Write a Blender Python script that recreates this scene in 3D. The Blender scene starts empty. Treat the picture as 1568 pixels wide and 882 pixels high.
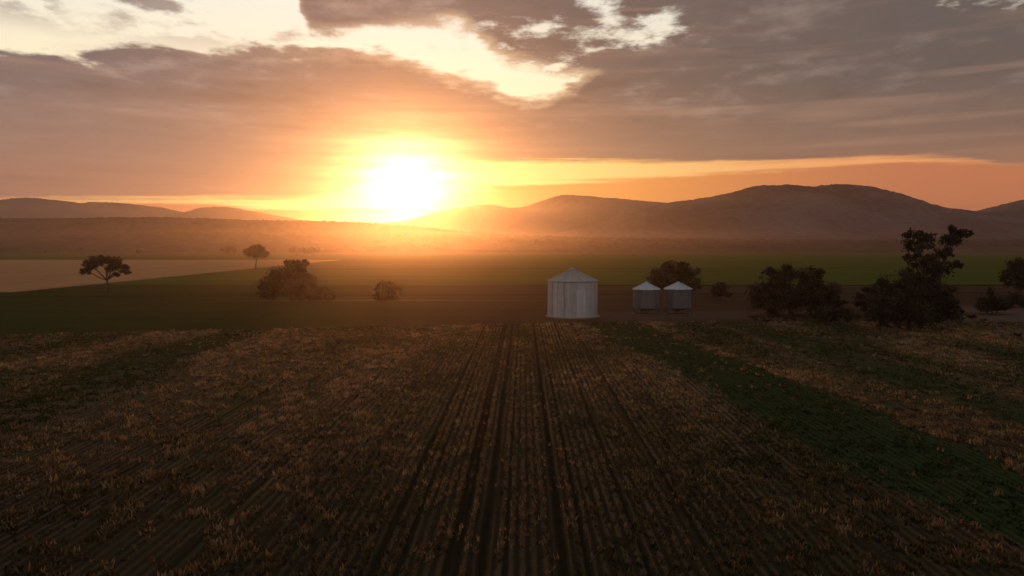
import bpy, math, numpy as np
from mathutils import Vector
rng = np.random.default_rng(7)
scene = bpy.context.scene
R = math.radians

# ------------------------------------------------------------ helpers
def lin(r, g, b):
    f = lambda c: (c/255/12.92) if c/255 <= 0.04045 else ((c/255+0.055)/1.055)**2.4
    return (f(r), f(g), f(b), 1.0)

class T:
    """tiny node-expression builder"""
    def __init__(s, nt): s.nt = nt
    def node(s, t): return s.nt.nodes.new(t)
    def put(s, sock, v):
        if isinstance(v, E): v = v.s
        if isinstance(v, bpy.types.NodeSocket): s.nt.links.new(v, sock)
        else: sock.default_value = v
    def m(s, op, a, b=0.0, c=None):
        n = s.node('ShaderNodeMath'); n.operation = op
        s.put(n.inputs[0], a); s.put(n.inputs[1], b)
        if c is not None: s.put(n.inputs[2], c)
        return E(s, n.outputs[0])
    def smooth(s, a, b, x):
        n = s.node('ShaderNodeMapRange'); n.interpolation_type = 'SMOOTHSTEP'
        s.put(n.inputs['Value'], x); s.put(n.inputs['From Min'], a); s.put(n.inputs['From Max'], b)
        return E(s, n.outputs[0])
    def mix(s, f, a, b, mode='MIX'):
        n = s.node('ShaderNodeMix'); n.data_type = 'RGBA'; n.blend_type = mode; n.clamp_factor = True
        s.put(n.inputs[0], f); s.put(n.inputs[6], a); s.put(n.inputs[7], b)
        return E(s, n.outputs[2])
    def xyz(s, x, y, z=0.0):
        n = s.node('ShaderNodeCombineXYZ')
        s.put(n.inputs[0], x); s.put(n.inputs[1], y); s.put(n.inputs[2], z); return E(s, n.outputs[0])
    def sep(s, v):
        n = s.node('ShaderNodeSeparateXYZ'); s.put(n.inputs[0], v)
        return [E(s, o) for o in n.outputs]
    def noise(s, v, scale=1.0, detail=4.0, rough=0.55, dist=0.0):
        n = s.node('ShaderNodeTexNoise'); s.put(n.inputs['Vector'], v)
        n.inputs['Scale'].default_value = scale; n.inputs['Detail'].default_value = detail
        n.inputs['Roughness'].default_value = rough; n.inputs['Distortion'].default_value = dist
        return E(s, n.outputs['Fac'])
    def curve(s, x, pts, x0, x1, ymax):
        n = s.node('ShaderNodeFloatCurve')
        t = (x - x0) * (1.0/(x1-x0))
        s.put(n.inputs['Value'], t)
        c = n.mapping.curves[0]
        pts = [((a-x0)/(x1-x0), b/ymax) for a, b in pts]
        c.points[0].location = pts[0]; c.points[1].location = pts[-1]
        for p in pts[1:-1]: c.points.new(*p)
        n.mapping.update()
        return E(s, n.outputs[0]) * ymax
class E:
    def __init__(s, t, sock): s.t = t; s.s = sock
    def __add__(s, o): return s.t.m('ADD', s, o)
    def __radd__(s, o): return s.t.m('ADD', s, o)
    def __sub__(s, o): return s.t.m('SUBTRACT', s, o)
    def __rsub__(s, o): return s.t.m('SUBTRACT', o, s)
    def __mul__(s, o): return s.t.m('MULTIPLY', s, o)
    def __rmul__(s, o): return s.t.m('MULTIPLY', s, o)
    def __truediv__(s, o): return s.t.m('DIVIDE', s, o)

def new_mat(name):
    m = bpy.data.materials.new(name); m.use_nodes = True
    nt = m.node_tree; nt.nodes.clear()
    t = T(nt); out = nt.nodes.new('ShaderNodeOutputMaterial')
    return m, t, out
def principled(t, out, col, rough=0.8, metal=0.0, spec=0.3):
    b = t.node('ShaderNodeBsdfPrincipled')
    t.put(b.inputs['Base Color'], col); t.put(b.inputs['Roughness'], rough)
    t.put(b.inputs['Metallic'], metal); b.inputs['Specular IOR Level'].default_value = spec
    t.nt.links.new(b.outputs[0], out.inputs['Surface']); return b
def diffuse(t, out, col):
    b = t.node('ShaderNodeBsdfDiffuse'); t.put(b.inputs['Color'], col)
    t.nt.links.new(b.outputs[0], out.inputs['Surface']); return b
def geo_pos(t):
    g = t.node('ShaderNodeNewGeometry'); return E(t, g.outputs['Position'])

def mesh_obj(name, verts, faces, mats, parent=None, smooth=False, matidx=None, cols=None):
    me = bpy.data.meshes.new(name)
    verts = np.asarray(verts, dtype=np.float32)
    if isinstance(faces, np.ndarray):
        nf, k = faces.shape
        me.vertices.add(len(verts)); me.vertices.foreach_set('co', verts.ravel())
        me.loops.add(nf*k); me.loops.foreach_set('vertex_index', faces.ravel().astype(np.int32))
        me.polygons.add(nf); me.polygons.foreach_set('loop_start', (np.arange(nf)*k).astype(np.int32))
        me.update(calc_edges=True)
    else:
        me.from_pydata([tuple(v) for v in verts.tolist()], [], faces); me.update()
    if not isinstance(mats, (list, tuple)): mats = [mats]
    for m in mats: me.materials.append(m)
    if matidx is not None: me.polygons.foreach_set('material_index', np.asarray(matidx, dtype=np.int32))
    if smooth: me.polygons.foreach_set('use_smooth', np.ones(len(me.polygons), dtype=bool))
    if cols is not None:
        a = me.color_attributes.new('Col', 'FLOAT_COLOR', 'POINT')
        a.data.foreach_set('color', np.asarray(cols, dtype=np.float32).ravel())
    me.validate(); me.update()
    o = bpy.data.objects.new(name, me); scene.collection.objects.link(o)
    if parent: o.parent = parent
    return o
def empty(name, loc):
    o = bpy.data.objects.new(name, None); o.location = loc; scene.collection.objects.link(o); return o

_tab = rng.random((512, 512))
def vnoise(x, y):
    xi = np.floor(x).astype(int); yi = np.floor(y).astype(int)
    fx = x-xi; fy = y-yi; fx = fx*fx*(3-2*fx); fy = fy*fy*(3-2*fy)
    g = lambda a, b: _tab[a % 512, b % 512]
    return (g(xi, yi)*(1-fx)+g(xi+1, yi)*fx)*(1-fy)+(g(xi, yi+1)*(1-fx)+g(xi+1, yi+1)*fx)*fy
def fbm(x, y, o=4):
    s = 0; a = 0.5; n = 0
    for i in range(o):
        s = s+a*vnoise(x*2**i+17*i, y*2**i+31*i); n += a; a *= 0.5
    return s/n

# ------------------------------------------------------------ camera
H = 15.0
cam = bpy.data.cameras.new('camera'); cam.lens = 26.0; cam.sensor_width = 36.0
cam.clip_start = 0.5; cam.clip_end = 60000
co = bpy.data.objects.new('camera', cam); scene.collection.objects.link(co)
co.location = (0, 0, H); co.rotation_euler = (R(90-3.49), 0, 0); scene.camera = co

# ------------------------------------------------------------ sun + sky
SUN_AZ, SUN_EL = -8.2, 4.2
sd = Vector((math.sin(R(SUN_AZ))*math.cos(R(SUN_EL)), math.cos(R(SUN_AZ))*math.cos(R(SUN_EL)), math.sin(R(SUN_EL))))
sl = bpy.data.lights.new('sun', 'SUN'); sl.energy = 1.7; sl.angle = R(0.6); sl.color = (1.0, 0.36, 0.10)
so = bpy.data.objects.new('sun', sl); scene.collection.objects.link(so)
so.rotation_euler = sd.to_track_quat('Z', 'Y').to_euler(); so.location = (0, 0, 60)

w = bpy.data.worlds.new('World'); scene.world = w; w.use_nodes = True
nt = w.node_tree; nt.nodes.clear(); t = T(nt)
tc = t.node('ShaderNodeTexCoord'); gen = E(t, tc.outputs['Generated'])
dx, dy, dz = t.sep(gen)
az = t.m('ARCTAN2', dx, dy)*57.2958
hor = t.m('SQRT', dx*dx+dy*dy)
el = (dz/t.m('MAXIMUM', hor, 0.001))*57.2958
el = t.m('MINIMUM', el, 200.0)
def S(x, y):
    a = math.atan((x-784)/1132.0)
    return math.degrees(a), (372-y)/1132*math.cos(a)*57.2958
# cloud-plane coordinates (a flat deck seen in perspective)
zz = t.m('MAXIMUM', dz, 0.0)+0.07
px_, py_ = dx/zz, dy/zz
nA = t.noise(t.xyz(px_, py_, 2.3), 2.1, 7, 0.60) - 0.5
nB = t.noise(t.xyz(px_, py_, 7.7), 0.8, 3, 0.50) - 0.5
nC = t.noise(t.xyz(px_, py_*0.8, 4.4), 6.5, 5, 0.62) - 0.5
streak = t.noise(t.xyz(az*0.07, el*2.0, 5.0), 1.0, 4, 0.55) - 0.5
smooth_str = t.noise(t.xyz(az*0.045+el*0.05, el*0.75, 9.0), 1.0, 4, 0.5) - 0.5
def prof(pts, far_l, far_r):
    q = [S(*p) for p in pts]
    return [(-60, far_l)]+q+[(60, far_r)]
e1 = el + nA*4.2 + nC*2.4
top = t.curve(az, prof([(0,86),(130,98),(240,74),(450,86),(600,100),(700,120),(750,132),(790,158),(830,162),(870,148),(905,124),(935,100),(960,40)], 12, 30), -60, 60, 32)
bot = t.curve(az, prof([(0,-60),(440,-40),(490,50),(600,40),(700,30),(745,66),(790,94),(850,112),(900,120),(930,130),(960,150)], 24, 5), -60, 60, 32)
clear_hi = t.smooth(-0.1, 0.7, e1-top) * t.smooth(-0.1, 0.9, bot-e1)
def blob(x, y, sx, sy):
    a0, b0 = S(x, y)
    u = (az-a0)*(1.0/sx); v = (el-b0)*(1.0/sy)
    return t.m('EXPONENT', (u*u+v*v)*-1.0)
hb = blob(850, 60, 6.5, 2.4)*0.15 + blob(940, 25, 4, 2.0)*0.14 + blob(1500, 8, 6, 1.0)*0.16 + blob(1000, 45, 3, 1.2)*0.10 + blob(820,130,3.2,1.3)*0.22
holes = t.smooth(0.11, 0.24, nA*0.8+nC*0.45+hb)
wisps = t.smooth(0.02, 0.20, nA*0.7+nC*0.6+nB*0.4+blob(30,45,3.5,1.0)*0.25+blob(240,12,3.0,0.6)*0.2) * t.smooth(13.0, 16.0, el)
clear = t.m('MAXIMUM', clear_hi*(1.0-wisps*0.8), holes*t.smooth(0.02, 0.1, hb)*0.92)
low = t.curve(az, prof([(0,300),(300,300),(480,298),(560,270),(640,240),(760,244),(1000,246),(1250,240),(1450,238),(1568,250)], 3, 5), -60, 60, 12)
e2 = el + streak*1.5 + nC*0.35
under = t.smooth(-0.1, 0.5, low-e2)
strk_th = t.curve(az, prof([(0,310),(300,314),(480,322),(640,306),(760,290),(1000,274),(1250,262),(1450,250),(1568,254)], 3, 5), -60, 60, 12)
gapbright = under * t.smooth(-0.2, 0.3, e2-strk_th)
da = (az - SUN_AZ); de = (el - SUN_EL)
r2 = da*da*0.5 + de*de
r2n = da*da*0.75 + de*de*1.1
r = t.m('SQRT', r2)
rn = t.m('SQRT', r2n)
cl_hi = t.mix(t.smooth(-30, 25, az), lin(108,94,97), lin(95,84,82))
cl_mid = t.mix(t.smooth(-30, 25, az), lin(132,106,101), lin(122,97,88))
cl_low = t.mix(t.smooth(-30, 25, az), lin(152,108,95), lin(170,117,92))
c = t.mix(t.smooth(7.5, 12.5, el+nB*4+nA*2), cl_mid, cl_hi)
c = t.mix(t.smooth(3.0, 8.0, el+nB*2), cl_low, c)
hi = t.smooth(6, 12, el)
rightdim = 1.0 - t.smooth(8, 24, az)*0.4
c = t.mix(t.smooth(0.0, 0.26, nA+nC*0.55)*0.42*hi*rightdim, c, lin(188,166,155))
c = t.mix(t.smooth(0.0, 0.26, (nA*0.8+nC*0.5+nB*0.4)*-1.0)*0.65*hi, c, lin(72,61,64))
c = t.mix(t.smooth(0.02, 0.22, smooth_str)*0.30, c, lin(190,146,122))
c = t.mix(t.smooth(0.02, 0.22, smooth_str*-1.0)*0.35, c, lin(100,78,76))
edge = t.smooth(-0.9, 0.1, e1-top)*t.smooth(-0.9, 0.1, bot-e1)
c = t.mix(edge*t.smooth(28, 4, t.m('ABSOLUTE', az-2))*0.40, c, lin(236,200,158))
clr = t.mix(t.smooth(9, 19, el), lin(255,238,196), lin(240,236,222))
clr = t.mix(t.smooth(0.0,0.25,nB+nC*0.5)*0.40, clr, lin(218,200,178))
c = t.mix(clear, c, clr)
hz = t.mix(t.smooth(-28, 0, az), lin(190,106,76), lin(232,146,74))
hz = t.mix(t.smooth(4, 30, az), hz, lin(196,116,80))
c = t.mix(under*0.9, c, hz)
brt = t.mix(t.smooth(4, 34, t.m('ABSOLUTE', da)), lin(255,228,140), lin(244,166,106))
c = t.mix(gapbright*0.92, c, brt)
back = t.smooth(50, 110, t.m('ABSOLUTE', az))
up = t.smooth(20, 50, el)
c = t.mix(t.m('MAXIMUM', back, up), c, t.mix(t.smooth(0, 25, el), (0.30,0.27,0.28,1), (0.25,0.26,0.275,1)))
bgc = t.node('ShaderNodeBackground'); t.put(bgc.inputs['Color'], c); bgc.inputs['Strength'].default_value = 1.0
def gauss(rr2, sig, amp):
    return t.m('EXPONENT', rr2*(-1.0/(sig*sig)))*amp
thin = t.m('MAXIMUM', 1.0 + streak*2.2 + nC*0.8 + smooth_str*1.4, 0.25)
amt_core = t.m('EXPONENT', rn*(-1.0/1.15))*9.0*thin
amt_mid = gauss(r2, 3.2, 0.75)*thin
amt_wide = gauss(r2, 6.0, 0.30)*thin
amt_far = t.m('EXPONENT', r*(-1/8.0))*0.20
def glow(a, col):
    b = t.node('ShaderNodeBackground'); b.inputs['Color'].default_value = col; t.put(b.inputs['Strength'], a); return b.outputs[0]
def add(a, b):
    n = t.node('ShaderNodeAddShader'); nt.links.new(a, n.inputs[0]); nt.links.new(b, n.inputs[1]); return n.outputs[0]
sky = t.node('ShaderNodeTexSky'); sky.sky_type = 'NISHITA'; sky.sun_disc = False
sky.sun_elevation = R(SUN_EL); sky.sun_rotation = R(SUN_AZ); sky.air_density = 1.5; sky.dust_density = 2.0
bs = t.node('ShaderNodeBackground'); nt.links.new(sky.outputs[0], bs.inputs['Color']); bs.inputs['Strength'].default_value = 0.008
sh = add(bgc.outputs[0], bs.outputs[0])
sh = add(sh, glow(amt_core, (1, 0.78, 0.40, 1)))
sh = add(sh, glow(amt_mid, (1, 0.64, 0.22, 1)))
sh = add(sh, glow(amt_wide, (1, 0.42, 0.09, 1)))
sh = add(sh, glow(amt_far, (1, 0.40, 0.15, 1)))
wo = t.node('ShaderNodeOutputWorld'); nt.links.new(sh, wo.inputs['Surface'])

# ------------------------------------------------------------ evening haze
bf = [(0,3,2,1),(4,5,6,7),(0,1,5,4),(1,2,6,5),(2,3,7,6),(3,0,4,7)]
def haze(name, dens, g, col, x0, x1, y0, y1, z0, z1):
    hm = bpy.data.materials.new(name); hm.use_nodes = True
    hn = hm.node_tree; hn.nodes.clear()
    vs = hn.nodes.new('ShaderNodeVolumeScatter'); vs.inputs['Density'].default_value = dens
    vs.inputs['Anisotropy'].default_value = g; vs.inputs['Color'].default_value = col
    ho = hn.nodes.new('ShaderNodeOutputMaterial'); hn.links.new(vs.outputs[0], ho.inputs['Volume'])
    bv = [(x0,y0,z0),(x1,y0,z0),(x1,y1,z0),(x0,y1,z0),(x0,y0,z1),(x1,y0,z1),(x1,y1,z1),(x0,y1,z1)]
    mesh_obj(name, bv, bf, hm)
haze('evening_haze', 6.0e-5, 0.885, (1, 0.88, 0.82, 1), -9000, 9000, -600, 7500, -20, 230)
haze('ground_mist', 0.95e-4, 0.88, (1, 0.78, 0.66, 1), -4000, 4000, -60, 2000, -10, 40)

# ------------------------------------------------------------ ground
gm, t, out = new_mat('farmland')
p = geo_pos(t); gx, gy, gz = t.sep(p)
wob = (t.noise(p, 0.05, 3) - 0.5)
fine = (t.noise(p, 0.7, 3) - 0.5)
xr = gx - gy*0.015
s1 = t.noise(t.xyz(xr*1.6, gy*0.05), 1.0, 4, 0.6)
s2 = t.noise(t.xyz(xr*0.16, gy*0.012), 1.0, 3, 0.5)
cl = t.noise(p, 1.6, 5, 0.65)
patch = t.noise(p, 0.09, 4, 0.6)
big = t.noise(p, 0.03, 4, 0.5)
ROW = 0.55
rowk = 1.0 - t.smooth(6.0, 22.0, t.m('ABSOLUTE', xr-1.0))*0.5
row = t.m('SINE', xr*(2*math.pi/ROW)+wob*0.9+fine*1.6+math.pi/2)*0.5*rowk+0.5
soil = t.mix(cl, (0.018,0.013,0.009,1), (0.062,0.040,0.027,1))
straw = t.mix(s1, (0.105,0.062,0.032,1), (0.245,0.143,0.075,1))
rowamt = t.smooth(0.34, 0.82, row*0.48+s1*0.27+cl*0.35)
near = t.mix(rowamt, soil, straw)
near = t.mix(t.smooth(0.45,0.68,s2)*0.4, near, (0.044,0.034,0.018,1))
near = t.mix(t.smooth(0.44,0.60,patch)*0.45, near, (0.034,0.040,0.014,1))
TR = [(-34,.25,.5),(-26,.22,.6),(-21,.16,.4),(-16.4,.22,.7),(-13.2,.16,.5),(-10.4,.18,.6),(-6.9,.28,.85),(-5.7,.17,.7),(-3.3,.34,.95),(-1.9,.36,.95),(-0.8,.12,.5),(1.9,.34,.95),(3.1,.20,.75),(5.9,.20,.8),(8.9,.24,.8),(12.1,.18,.6),(17.0,.18,.5),(21.5,.16,.4),(38,.2,.5)]
tr = None
for cx, wd, am in TR:
    d = t.m('ABSOLUTE', xr-cx+wob*0.35+fine*0.14)
    q = (1.0-t.smooth(wd*0.5, wd*1.35, d))*am
    tr = q if tr is None else t.m('MAXIMUM', tr, q)
near = t.mix(tr*0.85*t.smooth(0.1,0.45,cl+0.1), near, (0.009,0.007,0.005,1))
near = t.mix((1.0-t.smooth(28, 82, gy))*0.60, near, (0.013,0.012,0.007,1))  # foreground vignette painted into the field colour, darker towards the camera
green = t.mix(t.smooth(0.2,0.8,cl*0.6+row*0.4), (0.012,0.018,0.007,1), (0.038,0.050,0.017,1))
edgeL = 13.0 + (136.0-gy)*0.115
edgeR = 24.5 + (136.0-gy)*0.105
gs = t.smooth(-1.0,1.0, gx-edgeL+wob*6+fine*2) * t.smooth(-1.0,1.0, edgeR-gx+wob*6+fine*2)
near = t.mix(gs*0.9, near, green)
gs2 = t.smooth(-1.6,1.6, gx-38.5-(130.0-gy)*0.05+wob*6+fine*2) * t.smooth(-1.6,1.6, 46.5+(130.0-gy)*0.05-gx+wob*5+fine*2)
near = t.mix(gs2*0.65, near, green)
gs3 = t.smooth(-2.5,2.5, gx+50.5+wob*8) * t.smooth(-2.5,2.5, (gx+42.0+wob*8)*-1.0)*t.smooth(50,100,gy)
near = t.mix(gs3*0.6, near, green)
midgreen = t.mix(t.noise(t.xyz(gx*0.012, gy*0.08),1.0,6,0.65), (0.014,0.019,0.006,1), (0.044,0.052,0.016,1))
midbrown = t.mix(t.noise(t.xyz(gx*0.02, gy*0.12),1.0,6,0.65), (0.020,0.013,0.008,1), (0.085,0.052,0.032,1))
mid = t.mix(t.smooth(-45,0, gx+wob*20), midgreen, midbrown)
fargreen = t.mix(t.noise(t.xyz(gx*0.004, gy*0.03),1.0,6,0.65), (0.026,0.036,0.007,1), (0.085,0.104,0.020,1))
mid = t.mix(t.smooth(262,268, gy+wob*6), mid, fargreen)
farline = t.smooth(2.5,5.5,t.m('ABSOLUTE', gy-262.0+wob*3))
mid = t.mix((1.0-farline)*t.smooth(-20,30,gx)*0.8, mid, (0.010,0.010,0.006,1))
l2 = t.smooth(2.0,10.0,t.m('ABSOLUTE', gy-430.0-gx*0.1))
mid = t.mix((1.0-l2)*0.6, mid, (0.016,0.016,0.008,1))
l3 = t.smooth(1.0,4.0,t.m('ABSOLUTE', gy-214.0-gx*0.06+wob*3))
mid = t.mix((1.0-l3)*0.6, mid, (0.012,0.010,0.006,1))
wheat = t.mix(t.noise(t.xyz(gx*0.05, gy*0.02),1.0,6,0.65), (0.22,0.112,0.052,1), (0.44,0.235,0.11,1))
wf = t.smooth(-1.5,1.5,(gx+152.0+wob*4)*-1.0)*t.smooth(222,228,gy+wob*5)*t.smooth(-8,8, 660.0-gy+wob*20)
mid = t.mix(wf, mid, wheat)
plain = t.mix(t.noise(t.xyz(gx*0.0015, gy*0.006),1.0,6,0.65), (0.045,0.034,0.020,1), (0.14,0.098,0.060,1))
mid = t.mix(t.smooth(900,1300,gy+big*200), mid, plain)
dirt = t.mix(t.noise(p,0.6,5,0.6), (0.05,0.033,0.026,1), (0.16,0.104,0.080,1))
trk = (1.0-t.smooth(1.2,2.6,t.m('ABSOLUTE', gy-193.0-wob*4)))*t.smooth(-78,-60,gx)*t.smooth(20,-12,gx)
mid = t.mix(trk*0.8, mid, dirt)
yd = t.smooth(76,92,gx+wob*14)*t.smooth(104,116,gy+wob*8)*t.smooth(186,160,gy)
isnear = t.smooth(-1.2,1.2, t.m('MINIMUM', 137.0+gx*0.2, 141.0) - gy + wob*4+fine)
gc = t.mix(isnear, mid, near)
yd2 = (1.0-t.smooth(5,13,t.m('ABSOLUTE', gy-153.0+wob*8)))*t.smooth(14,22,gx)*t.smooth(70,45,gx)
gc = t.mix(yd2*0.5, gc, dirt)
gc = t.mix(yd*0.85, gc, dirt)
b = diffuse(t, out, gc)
bump = t.node('ShaderNodeBump'); bump.inputs['Distance'].default_value = 0.14; bump.inputs['Strength'].default_value = 0.7
t.put(bump.inputs['Height'], (row*0.5 - tr*1.0)*isnear + cl*1.4); t.nt.links.new(bump.outputs[0], b.inputs['Normal'])
gxs = np.concatenate([np.linspace(-14000,-400,12), np.linspace(-380,380,39), np.linspace(400,14000,12)])
gys = np.concatenate([[-3000,-1000,-300], np.linspace(-100,700,41), np.linspace(900,14000,14)])
GX, GY = np.meshgrid(gxs, gys)
gvv = np.stack([GX.ravel(), GY.ravel(), np.zeros(GX.size)], 1)
def grid_faces(nr, nc):
    i = np.arange(nr-1)[:, None]*nc+np.arange(nc-1)[None, :]
    return np.stack([i, i+1, i+1+nc, i+nc], -1).reshape(-1, 4)
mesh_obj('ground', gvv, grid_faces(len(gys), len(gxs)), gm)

# ------------------------------------------------------------ crop tufts
def leafy(name, tr_amt):
    m, t, out = new_mat(name)
    at = t.node('ShaderNodeAttribute'); at.attribute_name = 'Col'
    df = t.node('ShaderNodeBsdfDiffuse'); tl = t.node('ShaderNodeBsdfTranslucent')
    t.nt.links.new(at.outputs['Color'], df.inputs['Color']); t.nt.links.new(at.outputs['Color'], tl.inputs['Color'])
    mx = t.node('ShaderNodeMixShader'); mx.inputs[0].default_value = tr_amt
    t.nt.links.new(df.outputs[0], mx.inputs[1]); t.nt.links.new(tl.outputs[0], mx.inputs[2]); t.nt.links.new(mx.outputs[0], out.inputs['Surface'])
    return m
cm = leafy('crop_leaves', 0.3)
N = 175000
yy = np.sqrt(26**2+rng.random(N)*(140**2-26**2))
xx = (rng.random(N)*2-1)*(0.78*yy+4)
xr_ = xx-0.015*yy
side = np.clip((np.abs(xr_-1)-6)/14, 0, 1)
rows = np.round(xr_/ROW)*ROW
xr_ = rows+rng.normal(0, 1, N)*(0.08+0.12*side)+(fbm(xx*0.2, yy*0.12, 2)-0.5)*0.25
xx = xr_+0.015*yy
keep = np.ones(N, bool)
for cx, wd, am in TR: keep &= (np.abs(xr_-cx) > wd*1.2) | (rng.random(N) > am)
keep &= yy < np.minimum(136+0.2*xx, 140)+rng.normal(0, 0.8, N)
ragN = (fbm(xx*0.15+9, yy*0.15, 3)-0.5)*5
gstrip = (xx+ragN > 13+(136-yy)*0.115) & (xx+ragN < 24.5+(136-yy)*0.105)
gstrip2 = (xx+ragN > 38.5+(130-yy)*0.05) & (xx+ragN < 46.5+(130-yy)*0.05)
gstrip3 = (xx+ragN > -50.5) & (xx+ragN < -42) & (yy > 75)
pat = fbm(xx*0.9, yy*0.7, 3)
bigp = fbm(xx*0.10+30, yy*0.04, 3)
keep &= (rng.random(N) < np.clip(0.72-0.18*side+(pat-0.5)*(2.0+1.2*side)+(bigp-0.5)*0.8, 0.08, 1))
keep &= ~((gstrip | gstrip2) & (rng.random(N) < 0.5))
idx = np.nonzero(keep)[0]; xx = xx[idx]; yy = yy[idx]; pat = pat[idx]; side = side[idx]
gst = (gstrip | gstrip2 | gstrip3)[idx] & (rng.random(len(idx)) < 0.9)
n = len(idx); B = 5
hh = (0.09+0.15*rng.random(n)+(0.10+0.20*side)*np.clip(pat-0.45, 0, 1)*2)*np.where(gst, 0.6, 1)
ang = rng.random((n, B))*2*np.pi
lean = 0.2+0.8*rng.random((n, B))
bx = xx[:, None]+rng.normal(0, 1, (n, B))*(0.06+0.06*side[:, None]); by = yy[:, None]+rng.normal(0, 0.16, (n, B))
wd_ = 0.028+0.038*rng.random((n, B))+0.025*side[:, None]
hb_ = hh[:, None]*(0.6+0.6*rng.random((n, B)))
ca, sa = np.cos(ang), np.sin(ang)
v0 = np.stack([bx-sa*wd_, by+ca*wd_, np.zeros_like(bx)], -1)
v1 = np.stack([bx+sa*wd_, by-ca*wd_, np.zeros_like(bx)], -1)
v2 = np.stack([bx+ca*hb_*lean, by+sa*hb_*lean, hb_], -1)
V = np.stack([v0, v1, v2], 2).reshape(-1, 3)
F = np.arange(len(V)).reshape(-1, 3)
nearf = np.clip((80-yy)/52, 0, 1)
mixg = np.clip(rng.normal(0.36, 0.28, n)+(fbm(xx*0.12+50, yy*0.05, 3)-0.5)*2.4+side*0.12+nearf*0.16, 0, 1); mixg[gst] = 1
straw_c = np.array([0.34, 0.192, 0.092]); green_c = np.array([0.046, 0.056, 0.018])
cc = straw_c[None]*(1-mixg[:, None])+green_c[None]*mixg[:, None]
cc = cc*(0.35+1.0*rng.random((n, 1)))*(1-0.55*nearf[:, None])*(0.55+0.9*np.clip((pat[:, None]-0.3)*2, 0, 1))  # nearf term: vignette shading put into the tuft colour close to the camera
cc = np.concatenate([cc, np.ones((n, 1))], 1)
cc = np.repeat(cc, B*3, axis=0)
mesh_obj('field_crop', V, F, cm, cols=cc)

# ------------------------------------------------------------ hills
def hill_mat(name, ca_, cb_, sc):
    m, t, out = new_mat(name)
    p = geo_pos(t)
    n_ = t.noise(p, sc, 6, 0.7); n2_ = t.noise(p, sc*0.12, 4, 0.5)
    diffuse(t, out, t.mix(t.smooth(0.38, 0.62, n_*0.5+n2_*0.5), ca_, cb_)); return m
hm1 = hill_mat('scrub_hills', (0.045,0.032,0.034,1), (0.130,0.092,0.092,1), 0.02)
hm2 = hill_mat('scrub_hills_far', (0.055,0.042,0.046,1), (0.105,0.079,0.081,1), 0.015)
hm3 = hill_mat('wooded_slope', (0.018,0.013,0.011,1), (0.080,0.053,0.042,1), 0.03)
def hills(name, D, depth_f, depth_b, pts, mat, rough, tree_h, step=9, seed=0, tsc=14):
    xs = np.array([(a-784)*D/1132 for a, _ in pts]); hs = np.array([H+(372-b)/1132*D for _, b in pts])
    X = np.arange(xs[0], xs[-1]+step, step)
    tt = np.concatenate([np.linspace(0, 0.8, 40), np.linspace(0.81, 1.15, 36), np.linspace(1.2, 2, 14)])
    XX, TT = np.meshgrid(X, tt)
    YY = np.where(TT < 1, D-depth_f*(1-TT), D+depth_b*(TT-1))
    warp = (fbm(XX/500+seed, YY/500, 3)-0.5)*380*np.clip(1.0-TT, 0, 1)*2
    ker = np.exp(-np.linspace(-2, 2, 21)**2); ker /= ker.sum()
    hX = np.interp(X, xs, hs); pad = np.pad(hX, 10, mode='edge'); hX = np.convolve(pad, ker, 'valid')
    prof_ = np.interp(XX+warp, X, hX)
    shp = np.where(TT < 1, np.sin(np.clip(TT, 0, 1)*np.pi/2)**1.7, np.cos(np.clip(TT-1, 0, 1)*np.pi/2)**1.3)
    gul = (fbm(XX/260+seed*3, YY/700, 4)-0.5)*rough*np.clip(TT, 0, 1)*np.clip(1.25-TT, 0.15, 1)
    Z = prof_*shp*(1+gul) + tree_h*(vnoise(XX/tsc+seed, YY/tsc)+vnoise(XX/tsc*2, YY/tsc*2+seed)*0.6-0.5)*np.clip(TT*3, 0, 1) - 3
    Vv = np.stack([XX.ravel(), YY.ravel(), Z.ravel()], 1)
    return mesh_obj(name, Vv, grid_faces(len(tt), len(X)), mat, smooth=False)
hills('mountain_range', 5200, 1600, 1500,
  [(-500,330),(-250,300),(0,316),(40,309),(75,304),(120,312),(180,310),(240,318),(290,329),(345,315),(400,327),(460,338),(560,345),(620,340),(680,324),(740,315),(800,319),(860,299),(900,303),(960,308),(1010,311),(1100,318),(1300,330),(1700,330),(2100,325)],
  hm2, 0.45, 8, seed=2)
hills('mountain_range', 4000, 1500, 1200,
  [(800,368),(900,343),(960,322),(1010,312),(1080,303),(1130,294),(1160,286),(1210,284),(1260,287),(1310,293),(1380,313),(1440,326),(1470,329),(1510,325),(1568,307),(1650,290),(1800,300),(2000,330)],
  hm1, 0.6, 10, seed=5)
hills('wooded_foothills', 2300, 1300, 900,
  [(-400,338),(0,339),(200,337),(350,339),(480,342),(560,344),(640,349),(700,356),(800,363),(950,367),(1100,369),(1300,370),(1600,369),(2000,369)],
  hm3, 0.35, 12, step=5, seed=9, tsc=11)

# ------------------------------------------------------------ trees
bark, t, out = new_mat('bark')
p = geo_pos(t); diffuse(t, out, t.mix(t.noise(p, 3, 4), (0.04,0.028,0.022,1), (0.11,0.080,0.062,1)))
leaf = leafy('leaves', 0.2)

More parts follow.
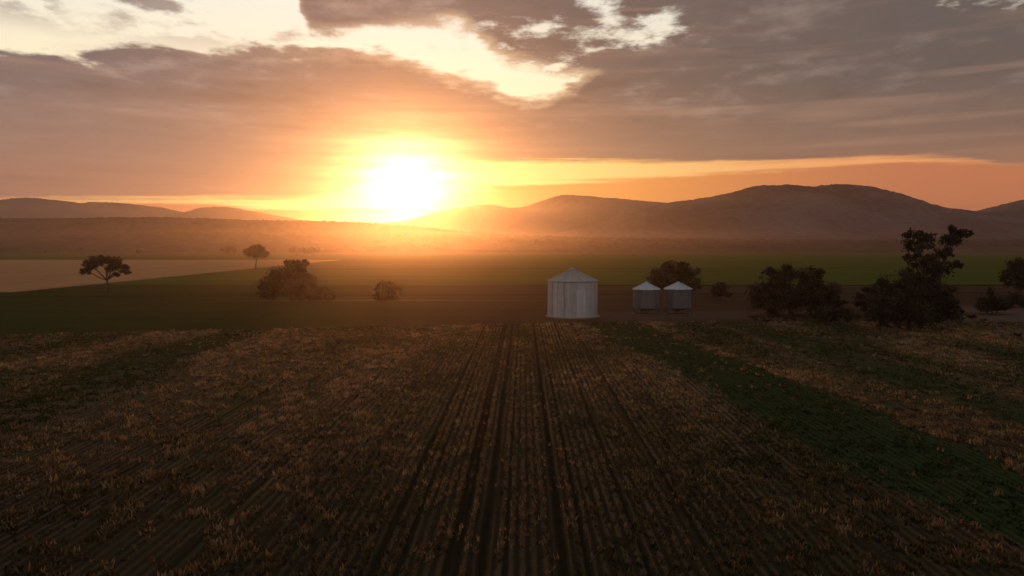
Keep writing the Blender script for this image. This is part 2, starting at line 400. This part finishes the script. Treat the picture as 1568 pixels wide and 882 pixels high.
def tube(path, radii, k=7):
    V = []; F = []
    for i, (p_, r_) in enumerate(zip(path, radii)):
        p_ = Vector(p_)
        d = (Vector(path[min(i+1, len(path)-1)])-Vector(path[max(i-1, 0)])).normalized()
        a = d.cross(Vector((0.3, 1, 0.1))).normalized(); b_ = d.cross(a)
        for j in range(k):
            th = 2*math.pi*j/k; V.append(tuple(p_+a*math.cos(th)*r_+b_*math.sin(th)*r_))
    for i in range(len(path)-1):
        for j in range(k):
            F.append((i*k+j, i*k+(j+1) % k, (i+1)*k+(j+1) % k, (i+1)*k+j))
    return V, F
def bend(a, b, n_=6, amt=0.12):
    a = Vector(a); b = Vector(b); L = (b-a).length; out_ = []
    off = Vector(rng.normal(0, 1, 3))*L*amt
    for i in range(n_):
        s = i/(n_-1)
        q = a.lerp(b, s)+off*math.sin(math.pi*s)+Vector(rng.normal(0, 1, 3))*L*0.015*(0 < i < n_-1)
        out_.append(tuple(q))
    return out_
def tree(name, X, Y, clusters, trunk_h, trunk_r, lean=(0, 0), leafs=0.30, dens=1.0, tint=(0.045,0.038,0.024), stems=1, ragged=1.0):
    V = []; F = []
    def addt(path, rad):
        v, f = tube(path, rad); o = len(V); V.extend(v); F.extend([tuple(i+o for i in q) for q in f])
    fork = (lean[0], lean[1], trunk_h)
    for s in range(stems):
        off = (0, 0) if s == 0 else (rng.normal(0, trunk_r*4), rng.normal(0, trunk_r*4))
        pth = bend((off[0], off[1], -0.3), fork if s == 0 else (off[0]*2.5, off[1]*2.5, trunk_h), 7, 0.05)
        addt(pth, np.linspace(trunk_r*1.25, trunk_r*0.6, 7))
    LP = []; LC = []
    for (cx, cy, cz, rr, rz) in clusters:
        L_ = bend(fork, (cx, cy, cz), 6, 0.10); addt(L_, np.linspace(trunk_r*0.55, trunk_r*0.12, 6))
        ns = max(6, int(13*rr**1.2))
        for k in range(ns):
            d = rng.normal(0, 1, 3); d /= np.linalg.norm(d); d *= (0.3+(0.7+0.28*ragged)*rng.random()**0.7)
            if d[2] < 0: d[2] *= 0.75
            sc_ = np.array([cx, cy, cz])+d*np.array([rr, rr, rz])
            if rng.random() < 0.5:
                addt(bend(L_[4], sc_, 4, 0.08), np.linspace(trunk_r*0.16, 0.02, 4))
            sr = rr*(0.09+0.19*rng.random())
            m_ = int(52*dens*(0.5+rng.random()))
            P = sc_+rng.normal(0, 1, (m_, 3))*np.array([sr, sr, sr*0.65])
            LP.append(P)
            shade = 0.4+1.3*rng.random()
            LC.append(np.tile(np.array(tint)*shade, (m_, 1))*(0.7+0.6*rng.random((m_, 1))))
    P = np.concatenate(LP); C = np.concatenate(LC); P[:, 2] = np.maximum(P[:, 2], 0.15); m_ = len(P)
    a = rng.normal(0, 1, (m_, 3)); a /= np.linalg.norm(a, axis=1, keepdims=True)
    b_ = np.cross(a, rng.normal(0, 1, (m_, 3))); b_ /= np.linalg.norm(b_, axis=1, keepdims=True)
    sz = leafs*(0.45+0.8*rng.random((m_, 1)))
    q = np.stack([P-a*sz, P-b_*sz*0.45, P+a*sz, P+b_*sz*0.45], 1).reshape(-1, 3)
    nv = len(V); nf = len(F)
    allv = np.concatenate([np.array(V), q])
    lf = (np.arange(m_*4)+nv).reshape(-1, 4)
    allf = np.concatenate([np.array(F), lf])
    mi = np.concatenate([np.zeros(nf), np.ones(m_)])
    cols = np.ones((len(allv), 4)); cols[nv:, :3] = np.repeat(C, 4, axis=0); cols[:nv, :3] = 0.05
    o = mesh_obj(name, allv, allf, [bark, leaf], matidx=mi, cols=cols)
    o.location = (X, Y, 0); return o

tree('gum_tree', -124.5, 226, [(-4.6,0,7.8,2.0,1.5),(-2.0,1,9.4,2.2,1.5),(2.4,-1,9.3,2.2,1.5),(4.9,0.5,7.6,1.8,1.3),(-6.0,0,6.2,1.2,.8),(1.0,2,7.0,1.6,1.0),(6.2,0,6.2,1.2,.8),(3.6,0,5.4,1.0,.6)], 3.6, 0.42, (0.6, 0), 0.30, 0.85)
tree('gum_tree', -152.5, 440, [(-3,0,9.2,3.0,2.2),(1.5,0,11,3.4,2.2),(4.6,0,8.2,2.6,2.0),(0,1,8.0,3.0,2.0)], 4.2, 0.5, (0.5, 0), 0.45, 1.0)
tree('bushy_tree', -57.5, 193, [(-5.4,0,4.4,2.6,2.3),(-2.2,0,6.2,2.8,2.2),(1.8,1,8.6,2.0,1.5),(0,0,3.5,3.2,2.6),(3.9,0,4.6,2.4,2.0),(-6.2,0,2.2,2.2,1.8),(3.9,-1,2.3,2.6,1.9),(-0.6,0,9.7,1.1,0.7),(3.0,0,9.9,1.0,.7),(6.2,0,1.6,1.8,1.3)], 2.4, 0.45, (0, 0), 0.32, 1.5, stems=2)
tree('shrub', -49.0, 192, [(0,0,1.8,2.0,1.4),(1.8,0,1.3,1.5,1.1),(-1.6,0,1.6,1.5,1.2)], 0.8, 0.12, leafs=0.28, dens=1.4)
tree('shrub', -32.5, 193, [(0,0,2.9,2.1,1.7),(-1.3,0,1.9,1.7,1.4),(1.4,0,2.0,1.7,1.5),(0,0,1.2,2.6,1.0)], 1.0, 0.15, leafs=0.42, dens=4.0, ragged=0.0)
tree('gum_tree', 41.0, 188, [(-3.6,0,6.4,2.4,1.8),(0,0,8.4,2.4,1.5),(3.8,0,7.2,2.3,1.7),(0.5,1,4.6,3.0,2.0),(-4.6,0,3.8,1.9,1.6),(5.2,0,4.4,1.9,1.6),(-2,0,9.0,1.1,.7),(2.4,0,9.3,1.1,.7)], 2.6, 0.35, leafs=0.30, dens=0.95)
tree('shrub', 54.5, 193, [(0,0,3.2,1.7,1.6),(-1,0,1.6,1.4,1.2),(1.2,0,1.7,1.4,1.2)], 1.2, 0.15, leafs=0.26, dens=1.2)
tree('bushy_tree', 57.5, 152, [(-6.0,0,3.8,2.4,2.4),(-3.4,0,7.0,2.3,2.1),(0.0,0,9.0,2.2,1.6),(3.8,0,7.4,2.2,2.0),(6.6,0,4.8,2.4,2.1),(8.6,0,2.8,2.0,1.8),(0,0,4.2,3.6,3.2),(4,-1,3.6,3.2,2.8),(-4.2,-1,2.6,2.6,2.2),(-4.6,0,9.0,1.0,.8),(5.6,0,8.6,1.0,.8)], 2.6, 0.4, leafs=0.26, dens=1.35, stems=3)
tree('tall_gum_tree', 71.0, 128, [(-0.6,0,14.6,1.8,1.3),(-1.8,0,16.3,1.2,.7),(1.0,0,16.0,1.1,.8),(4.9,0,15.4,1.5,1.2),(6.4,0,16.7,1.3,.8),(5.0,0,17.2,.9,.5),(3.9,0,13.2,1.3,1.0),(0.6,0,11.8,1.8,1.3),(2.6,0,10.4,2.0,1.3),(-2.4,0,9.6,1.3,1.0),(-2.2,0,12.6,1.0,.7),(5.6,0,11.4,1.1,.8)], 6.0, 0.42, (0.6, 0), 0.25, 0.9)
tree('bushy_tree', 68.5, 127, [(-6.2,0,5.0,2.0,2.0),(-3.6,0,7.2,1.9,1.7),(0,0,7.6,2.4,2.2),(3.2,0,6.6,2.2,2.2),(6.0,0,5.0,2.0,1.9),(0,-1,3.8,3.4,2.6),(-4,0,2.6,2.4,2.0),(4.4,0,2.8,2.6,2.0),(7.4,0,2.8,1.5,1.4),(-5.2,0,8.0,.9,.7)], 2.4, 0.35, leafs=0.24, dens=1.3, stems=3)
tree('shrub', 60.5, 140, [(0,0,1.6,1.8,1.2),(2.4,0,1.4,1.5,1.0),(-2.2,0,1.3,1.6,1.0)], 0.8, 0.12, leafs=0.26, dens=1.2)
tree('shrub', 77.5, 158, [(0,0,3.4,2.2,2.0),(-1.8,0,2.2,1.8,1.6),(2.0,0,2.4,1.8,1.6)], 1.2, 0.15, leafs=0.28, dens=1.2)
tree('bushy_tree', 90.0, 160, [(0,0,4.4,2.6,2.2),(-3.0,0,3.0,2.2,1.9),(3.2,0,3.2,2.4,1.9),(0.8,0,6.4,1.4,.9)], 1.6, 0.2, leafs=0.28, dens=1.1)
tree('shrub', 101.0, 155, [(0,0,3.0,2.2,1.9),(1.8,0,2.0,1.6,1.3),(-1.6,0,1.8,1.6,1.3)], 1.2, 0.15, leafs=0.28, dens=1.2)
tree('gum_tree', 128.0, 186, [(0,0,9.0,2.6,1.7),(-2.8,0,6.6,2.0,1.4),(3,0,7.2,2.3,1.7),(0,0,5.2,2.4,1.5)], 3.2, 0.3, leafs=0.30, dens=1.0)
tree('shrub', 117.0, 172, [(0,0,2.0,2.0,1.4),(2.2,0,1.6,1.6,1.2)], 1.0, 0.12, leafs=0.28, dens=1.1)

def tree_mass(name, spots):
    Vs = []; Cs = []
    for X, Y, h in spots:
        m_ = 160
        d = rng.normal(0, 1, (m_, 3)); d /= np.linalg.norm(d, axis=1, keepdims=True); d *= rng.random((m_, 1))**0.4
        lob = rng.integers(0, 4, m_); lo = rng.normal(0, 0.28, (4, 3))*np.array([h, h*0.5, h*0.3])
        P = d*np.array([h*0.36, h*0.36, h*0.26])+lo[lob]+np.array([X, Y, h*0.58])
        P[:, 2] = np.maximum(P[:, 2], 0.3)
        a = rng.normal(0, 1, (m_, 3)); a /= np.linalg.norm(a, axis=1, keepdims=True)
        b_ = np.cross(a, rng.normal(0, 1, (m_, 3))); b_ /= np.linalg.norm(b_, axis=1, keepdims=True)
        sz = h*0.08*(0.6+0.8*rng.random((m_, 1)))
        Vs.append(np.stack([P-a*sz, P-b_*sz*0.7, P+a*sz, P+b_*sz*0.7], 1).reshape(-1, 3))
        tr_ = np.array([[X-h*.03, Y, 0], [X+h*.03, Y, 0], [X+h*.02, Y, h*.6], [X-h*.02, Y, h*.6]]); Vs.append(tr_)
        Cs.append(np.tile(np.array([0.034,0.027,0.019])*(0.6+0.8*rng.random()), (m_*4+4, 1)))
    V_ = np.concatenate(Vs); C_ = np.concatenate(Cs); C_ = np.concatenate([C_, np.ones((len(C_), 1))], 1)
    mesh_obj(name, V_, np.arange(len(V_)).reshape(-1, 4), leaf, cols=C_)
G = lambda x, y: ((x-784)*16980/(y-372)/1132, 16980/(y-372))
sp = []
for i in range(30):
    x = rng.uniform(1285, 1600); X, Y = G(x, rng.uniform(380.5, 383.5)); sp.append((X, Y, rng.uniform(5, 12)))
for i in range(12):
    x = rng.uniform(1480, 1640); X, Y = G(x, rng.uniform(381, 384)); sp.append((X, Y, rng.uniform(9, 14)))
for x, h in ((1248,9),(1296,10),(1330,9),(352,12),(346,10),(358,9),(455,12),(466,10),(480,11),(215,9),(835,7),(760,6)):
    X, Y = G(x, 392 if x < 500 else 381); sp.append((X, Y, h))
for i in range(90):
    x = rng.uniform(-150, 560); X, Y = G(x, rng.uniform(379, 388)); sp.append((X, Y, rng.uniform(4, 9)))
for i in range(80):
    x = rng.uniform(600, 1700); X, Y = G(x, rng.uniform(375.5, 378.5)); sp.append((X, Y, rng.uniform(7, 13)))
tree_mass('distant_trees', sp)
sp = []
for i in range(60):
    X = rng.uniform(78, 130); sp.append((X, 112+rng.normal(0, 3)+(X-80)*0.15, rng.uniform(0.4, 1.3)))
for i in range(45):
    X = rng.uniform(46, 90); sp.append((X, 141+rng.normal(0, 4), rng.uniform(0.4, 1.5)))
tree_mass('verge_scrub', sp)

# ------------------------------------------------------------ silos
def galv(name, ca_, cb_, metal=0.35, rough=0.5):
    m, t, out = new_mat(name)
    tc_ = t.node('ShaderNodeTexCoord'); p_ = E(t, tc_.outputs['Object']); px, py, pz = t.sep(p_)
    st = t.noise(t.xyz(px*2.2, py*2.2, pz*0.25), 1.0, 5, 0.6); sp_ = t.noise(p_, 6, 3)
    at_ = t.node('ShaderNodeAttribute'); at_.attribute_name = 'Col'
    c_ = t.mix(t.smooth(0.3, 0.7, st*0.8+sp_*0.2), ca_, cb_)
    c_ = t.mix(1.0, c_, E(t, at_.outputs['Color']), 'MULTIPLY')
    principled(t, out, c_, rough, metal, 0.4); return m
g_wall = galv('galvanised_steel', (0.41,0.40,0.39,1), (0.53,0.52,0.50,1))
g_roof = galv('galvanised_roof', (0.25,0.24,0.22,1), (0.36,0.35,0.32,1))
g_dark = galv('weathered_steel', (0.09,0.10,0.10,1), (0.15,0.16,0.155,1), 0.2, 0.65)
g_droof = galv('pale_roof_steel', (0.36,0.38,0.40,1), (0.50,0.52,0.54,1), 0.3, 0.45)
conc, t, out = new_mat('concrete'); diffuse(t, out, t.mix(t.noise(geo_pos(t), 2, 5), (0.16,0.14,0.12,1), (0.28,0.25,0.22,1)))

def revolve(profile, k):
    V = []; F = []
    for i, (r_, z_) in enumerate(profile):
        for j in range(k):
            th = 2*math.pi*j/k; V.append((r_*math.cos(th), r_*math.sin(th), z_))
    for i in range(len(profile)-1):
        for j in range(k): F.append((i*k+j, i*k+(j+1) % k, (i+1)*k+(j+1) % k, (i+1)*k+j))
    return V, F
def box(x0, x1, y0, y1, z0, z1, rot=0.0):
    c_, s_ = math.cos(rot), math.sin(rot)
    vv = [(x0,y0,z0),(x1,y0,z0),(x1,y1,z0),(x0,y1,z0),(x0,y0,z1),(x1,y0,z1),(x1,y1,z1),(x0,y1,z1)]
    return [(x*c_-y*s_, x*s_+y*c_, z) for x, y, z in vv], bf
def merge(parts):
    V = []; F = []
    for v, f in parts:
        o = len(V); V += list(v); F += [tuple(i+o for i in q) for q in f]
    return V, F
def ones(V, val=1.0): return np.tile([val, val, val, 1.0], (len(V), 1))

def silo(name, X, Y, r_, z_bot, z_eave, z_apex, wallm, roofm, hopper=False, panels=20, door=False):
    e = empty(name, (X, Y, 0)); k = panels*3
    prof_ = []; z = z_bot; ring = 0.82
    while z < z_eave-0.01:
        z2 = min(z+ring, z_eave)
        prof_ += [(r_+0.025, z), (r_, z+0.05), (r_, z2-0.04), (r_+0.02, z2-0.005)]; z = z2
    V, F = revolve(prof_, k)
    shade = 0.86+0.20*rng.random((panels, 40))
    C = np.ones((len(V), 4))
    for i in range(len(prof_)):
        for j in range(k):
            C[i*k+j, :3] = 0.5*shade[j//3, 0]+0.5*shade[j//3, min(39, i//4+1)]
    mesh_obj('wall', V, F, wallm, e, smooth=False, cols=C)
    parts = []
    for j in range(panels):
        parts.append(box(r_-0.02, r_+0.07, -0.035, 0.035, z_bot+0.02, z_eave-0.02, 2*math.pi*j/panels))
    V, F = merge(parts); mesh_obj('stiffeners', V, F, wallm, e, cols=ones(V, 0.92))
    cap_r = r_*0.11; hr = z_apex-z_eave
    V, F = revolve([(r_+0.16, z_eave-0.12), (r_+0.18, z_eave+0.0), (r_*0.55, z_eave+hr*0.42), (cap_r, z_eave+hr*0.86)], k)
    C = np.ones((len(V), 4))
    for j in range(k): C[j::k, :3] = 0.88+0.2*rng.random()
    mesh_obj('roof', V, F, roofm, e, cols=C)
    parts = []
    for j in range(panels):
        th = 2*math.pi*(j+0.5)/panels; c_, s_ = math.cos(th), math.sin(th)
        a = [(r_+0.18, z_eave+0.01), (cap_r, z_eave+hr*0.87)]
        wv = 0.04; vv = []
        for rr, zz_ in a:
            for sgn in (-1, 1):
                for up_ in (0.0, 0.09): vv.append((rr*c_-sgn*wv*s_, rr*s_+sgn*wv*c_, zz_+up_))
        parts.append((vv, [(0,1,5,4),(2,6,7,3),(1,3,7,5),(0,2,3,1),(4,5,7,6)]))
    V, F = merge(parts); mesh_obj('roof_ribs', V, F, roofm, e, cols=ones(V, 0.9))
    V, F = revolve([(cap_r*1.15, z_eave+hr*0.84), (cap_r*1.15, z_eave+hr*0.93), (cap_r*0.7, z_eave+hr*0.99), (0.01, z_apex)], 20)
    mesh_obj('roof_cap', V, F, roofm, e, cols=ones(V))
    parts = []; th = R(212) if not hopper else R(230)
    for s_ in (-0.22, 0.22): parts.append(box(r_+0.16, r_+0.21, s_-0.025, s_+0.025, 0.2, z_eave+0.2, th))
    q = 0.5
    while q < z_eave: parts.append(box(r_+0.165, r_+0.205, -0.2, 0.2, q, q+0.04, th)); q += 0.35
    V, F = merge(parts); mesh_obj('ladder', V, F, wallm, e, cols=ones(V, 0.6))
    if hopper:
        V, F = revolve([(r_-0.01, z_bot+0.02), (r_*0.35, 0.75), (0.25, 0.45), (0.25, 0.3), (0.01, 0.3)], k)
        mesh_obj('hopper', V, F, wallm, e, cols=ones(V, 0.7))
        parts = []
        for j in range(10):
            parts.append(box(r_-0.10, r_+0.06, -0.06, 0.06, 0.0, z_bot+0.3, 2*math.pi*(j+.5)/10))
        V, F = merge(parts); mesh_obj('legs', V, F, wallm, e, cols=ones(V, 0.7))
        V, F = revolve([(r_+0.1, 0.0), (r_+0.1, 0.12), (r_-0.15, 0.12), (r_-0.15, 0.0)], 40)
        mesh_obj('base_ring', V, F, wallm, e, cols=ones(V, 0.7))
    else:
        V, F = revolve([(r_+0.55, -0.05), (r_+0.55, 0.14), (r_+0.50, 0.18), (0.01, 0.18)], 48)
        mesh_obj('base_slab', V, F, conc, e)
    if door:
        th = R(-90+14)
        V, F = merge([box(r_-0.05, r_+0.13, -0.95, 0.95, 0.3, 5.6, th), box(r_+0.131, r_+0.17, -0.8, 0.8, 0.45, 2.4, th), box(r_+0.131, r_+0.15, -1.0, 1.0, 5.6, 5.72, th)])
        mesh_obj('door', V, F, g_wall, e, cols=ones(V, 1.15))
        parts = [box(r_+0.1, r_+0.22, -0.12, 0.12, 0.2, z_eave, R(-90-24))]
        V, F = merge(parts); mesh_obj('fill_pipe', V, F, g_wall, e, cols=ones(V, 0.75))
    return e
silo('grain_silo', 12.4, 151, 5.05, 0.18, 7.35, 9.9, g_wall, g_roof, panels=22, door=True)
silo('hopper_silo', 28.4, 156, 2.75, 1.35, 5.3, 6.8, g_dark, g_droof, hopper=True, panels=14)
silo('hopper_silo', 35.1, 156, 2.8, 1.4, 5.35, 6.85, g_dark, g_droof, hopper=True, panels=14)

parts = []
for x in np.linspace(78, 140, 18):
    y = 118-(x-78)*0.22; parts.append(box(x-0.07, x+0.07, y-0.07, y+0.07, 0, 1.25+0.1*rng.random()))
for z in (0.4, 0.75, 1.1):
    parts.append(tube([(78, 118, z), (109, 118-31*0.22, z-0.02), (140, 118-62*0.22, z)], [0.012]*3, 4))
V, F = merge(parts)
wood, t, out = new_mat('weathered_timber'); diffuse(t, out, t.mix(t.noise(geo_pos(t), 5, 4), (0.12,0.10,0.085,1), (0.28,0.24,0.20,1)))
mesh_obj('wire_fence', V, F, wood)

scene.view_settings.view_transform = 'Standard'; scene.view_settings.look = 'None'; scene.view_settings.exposure = 0
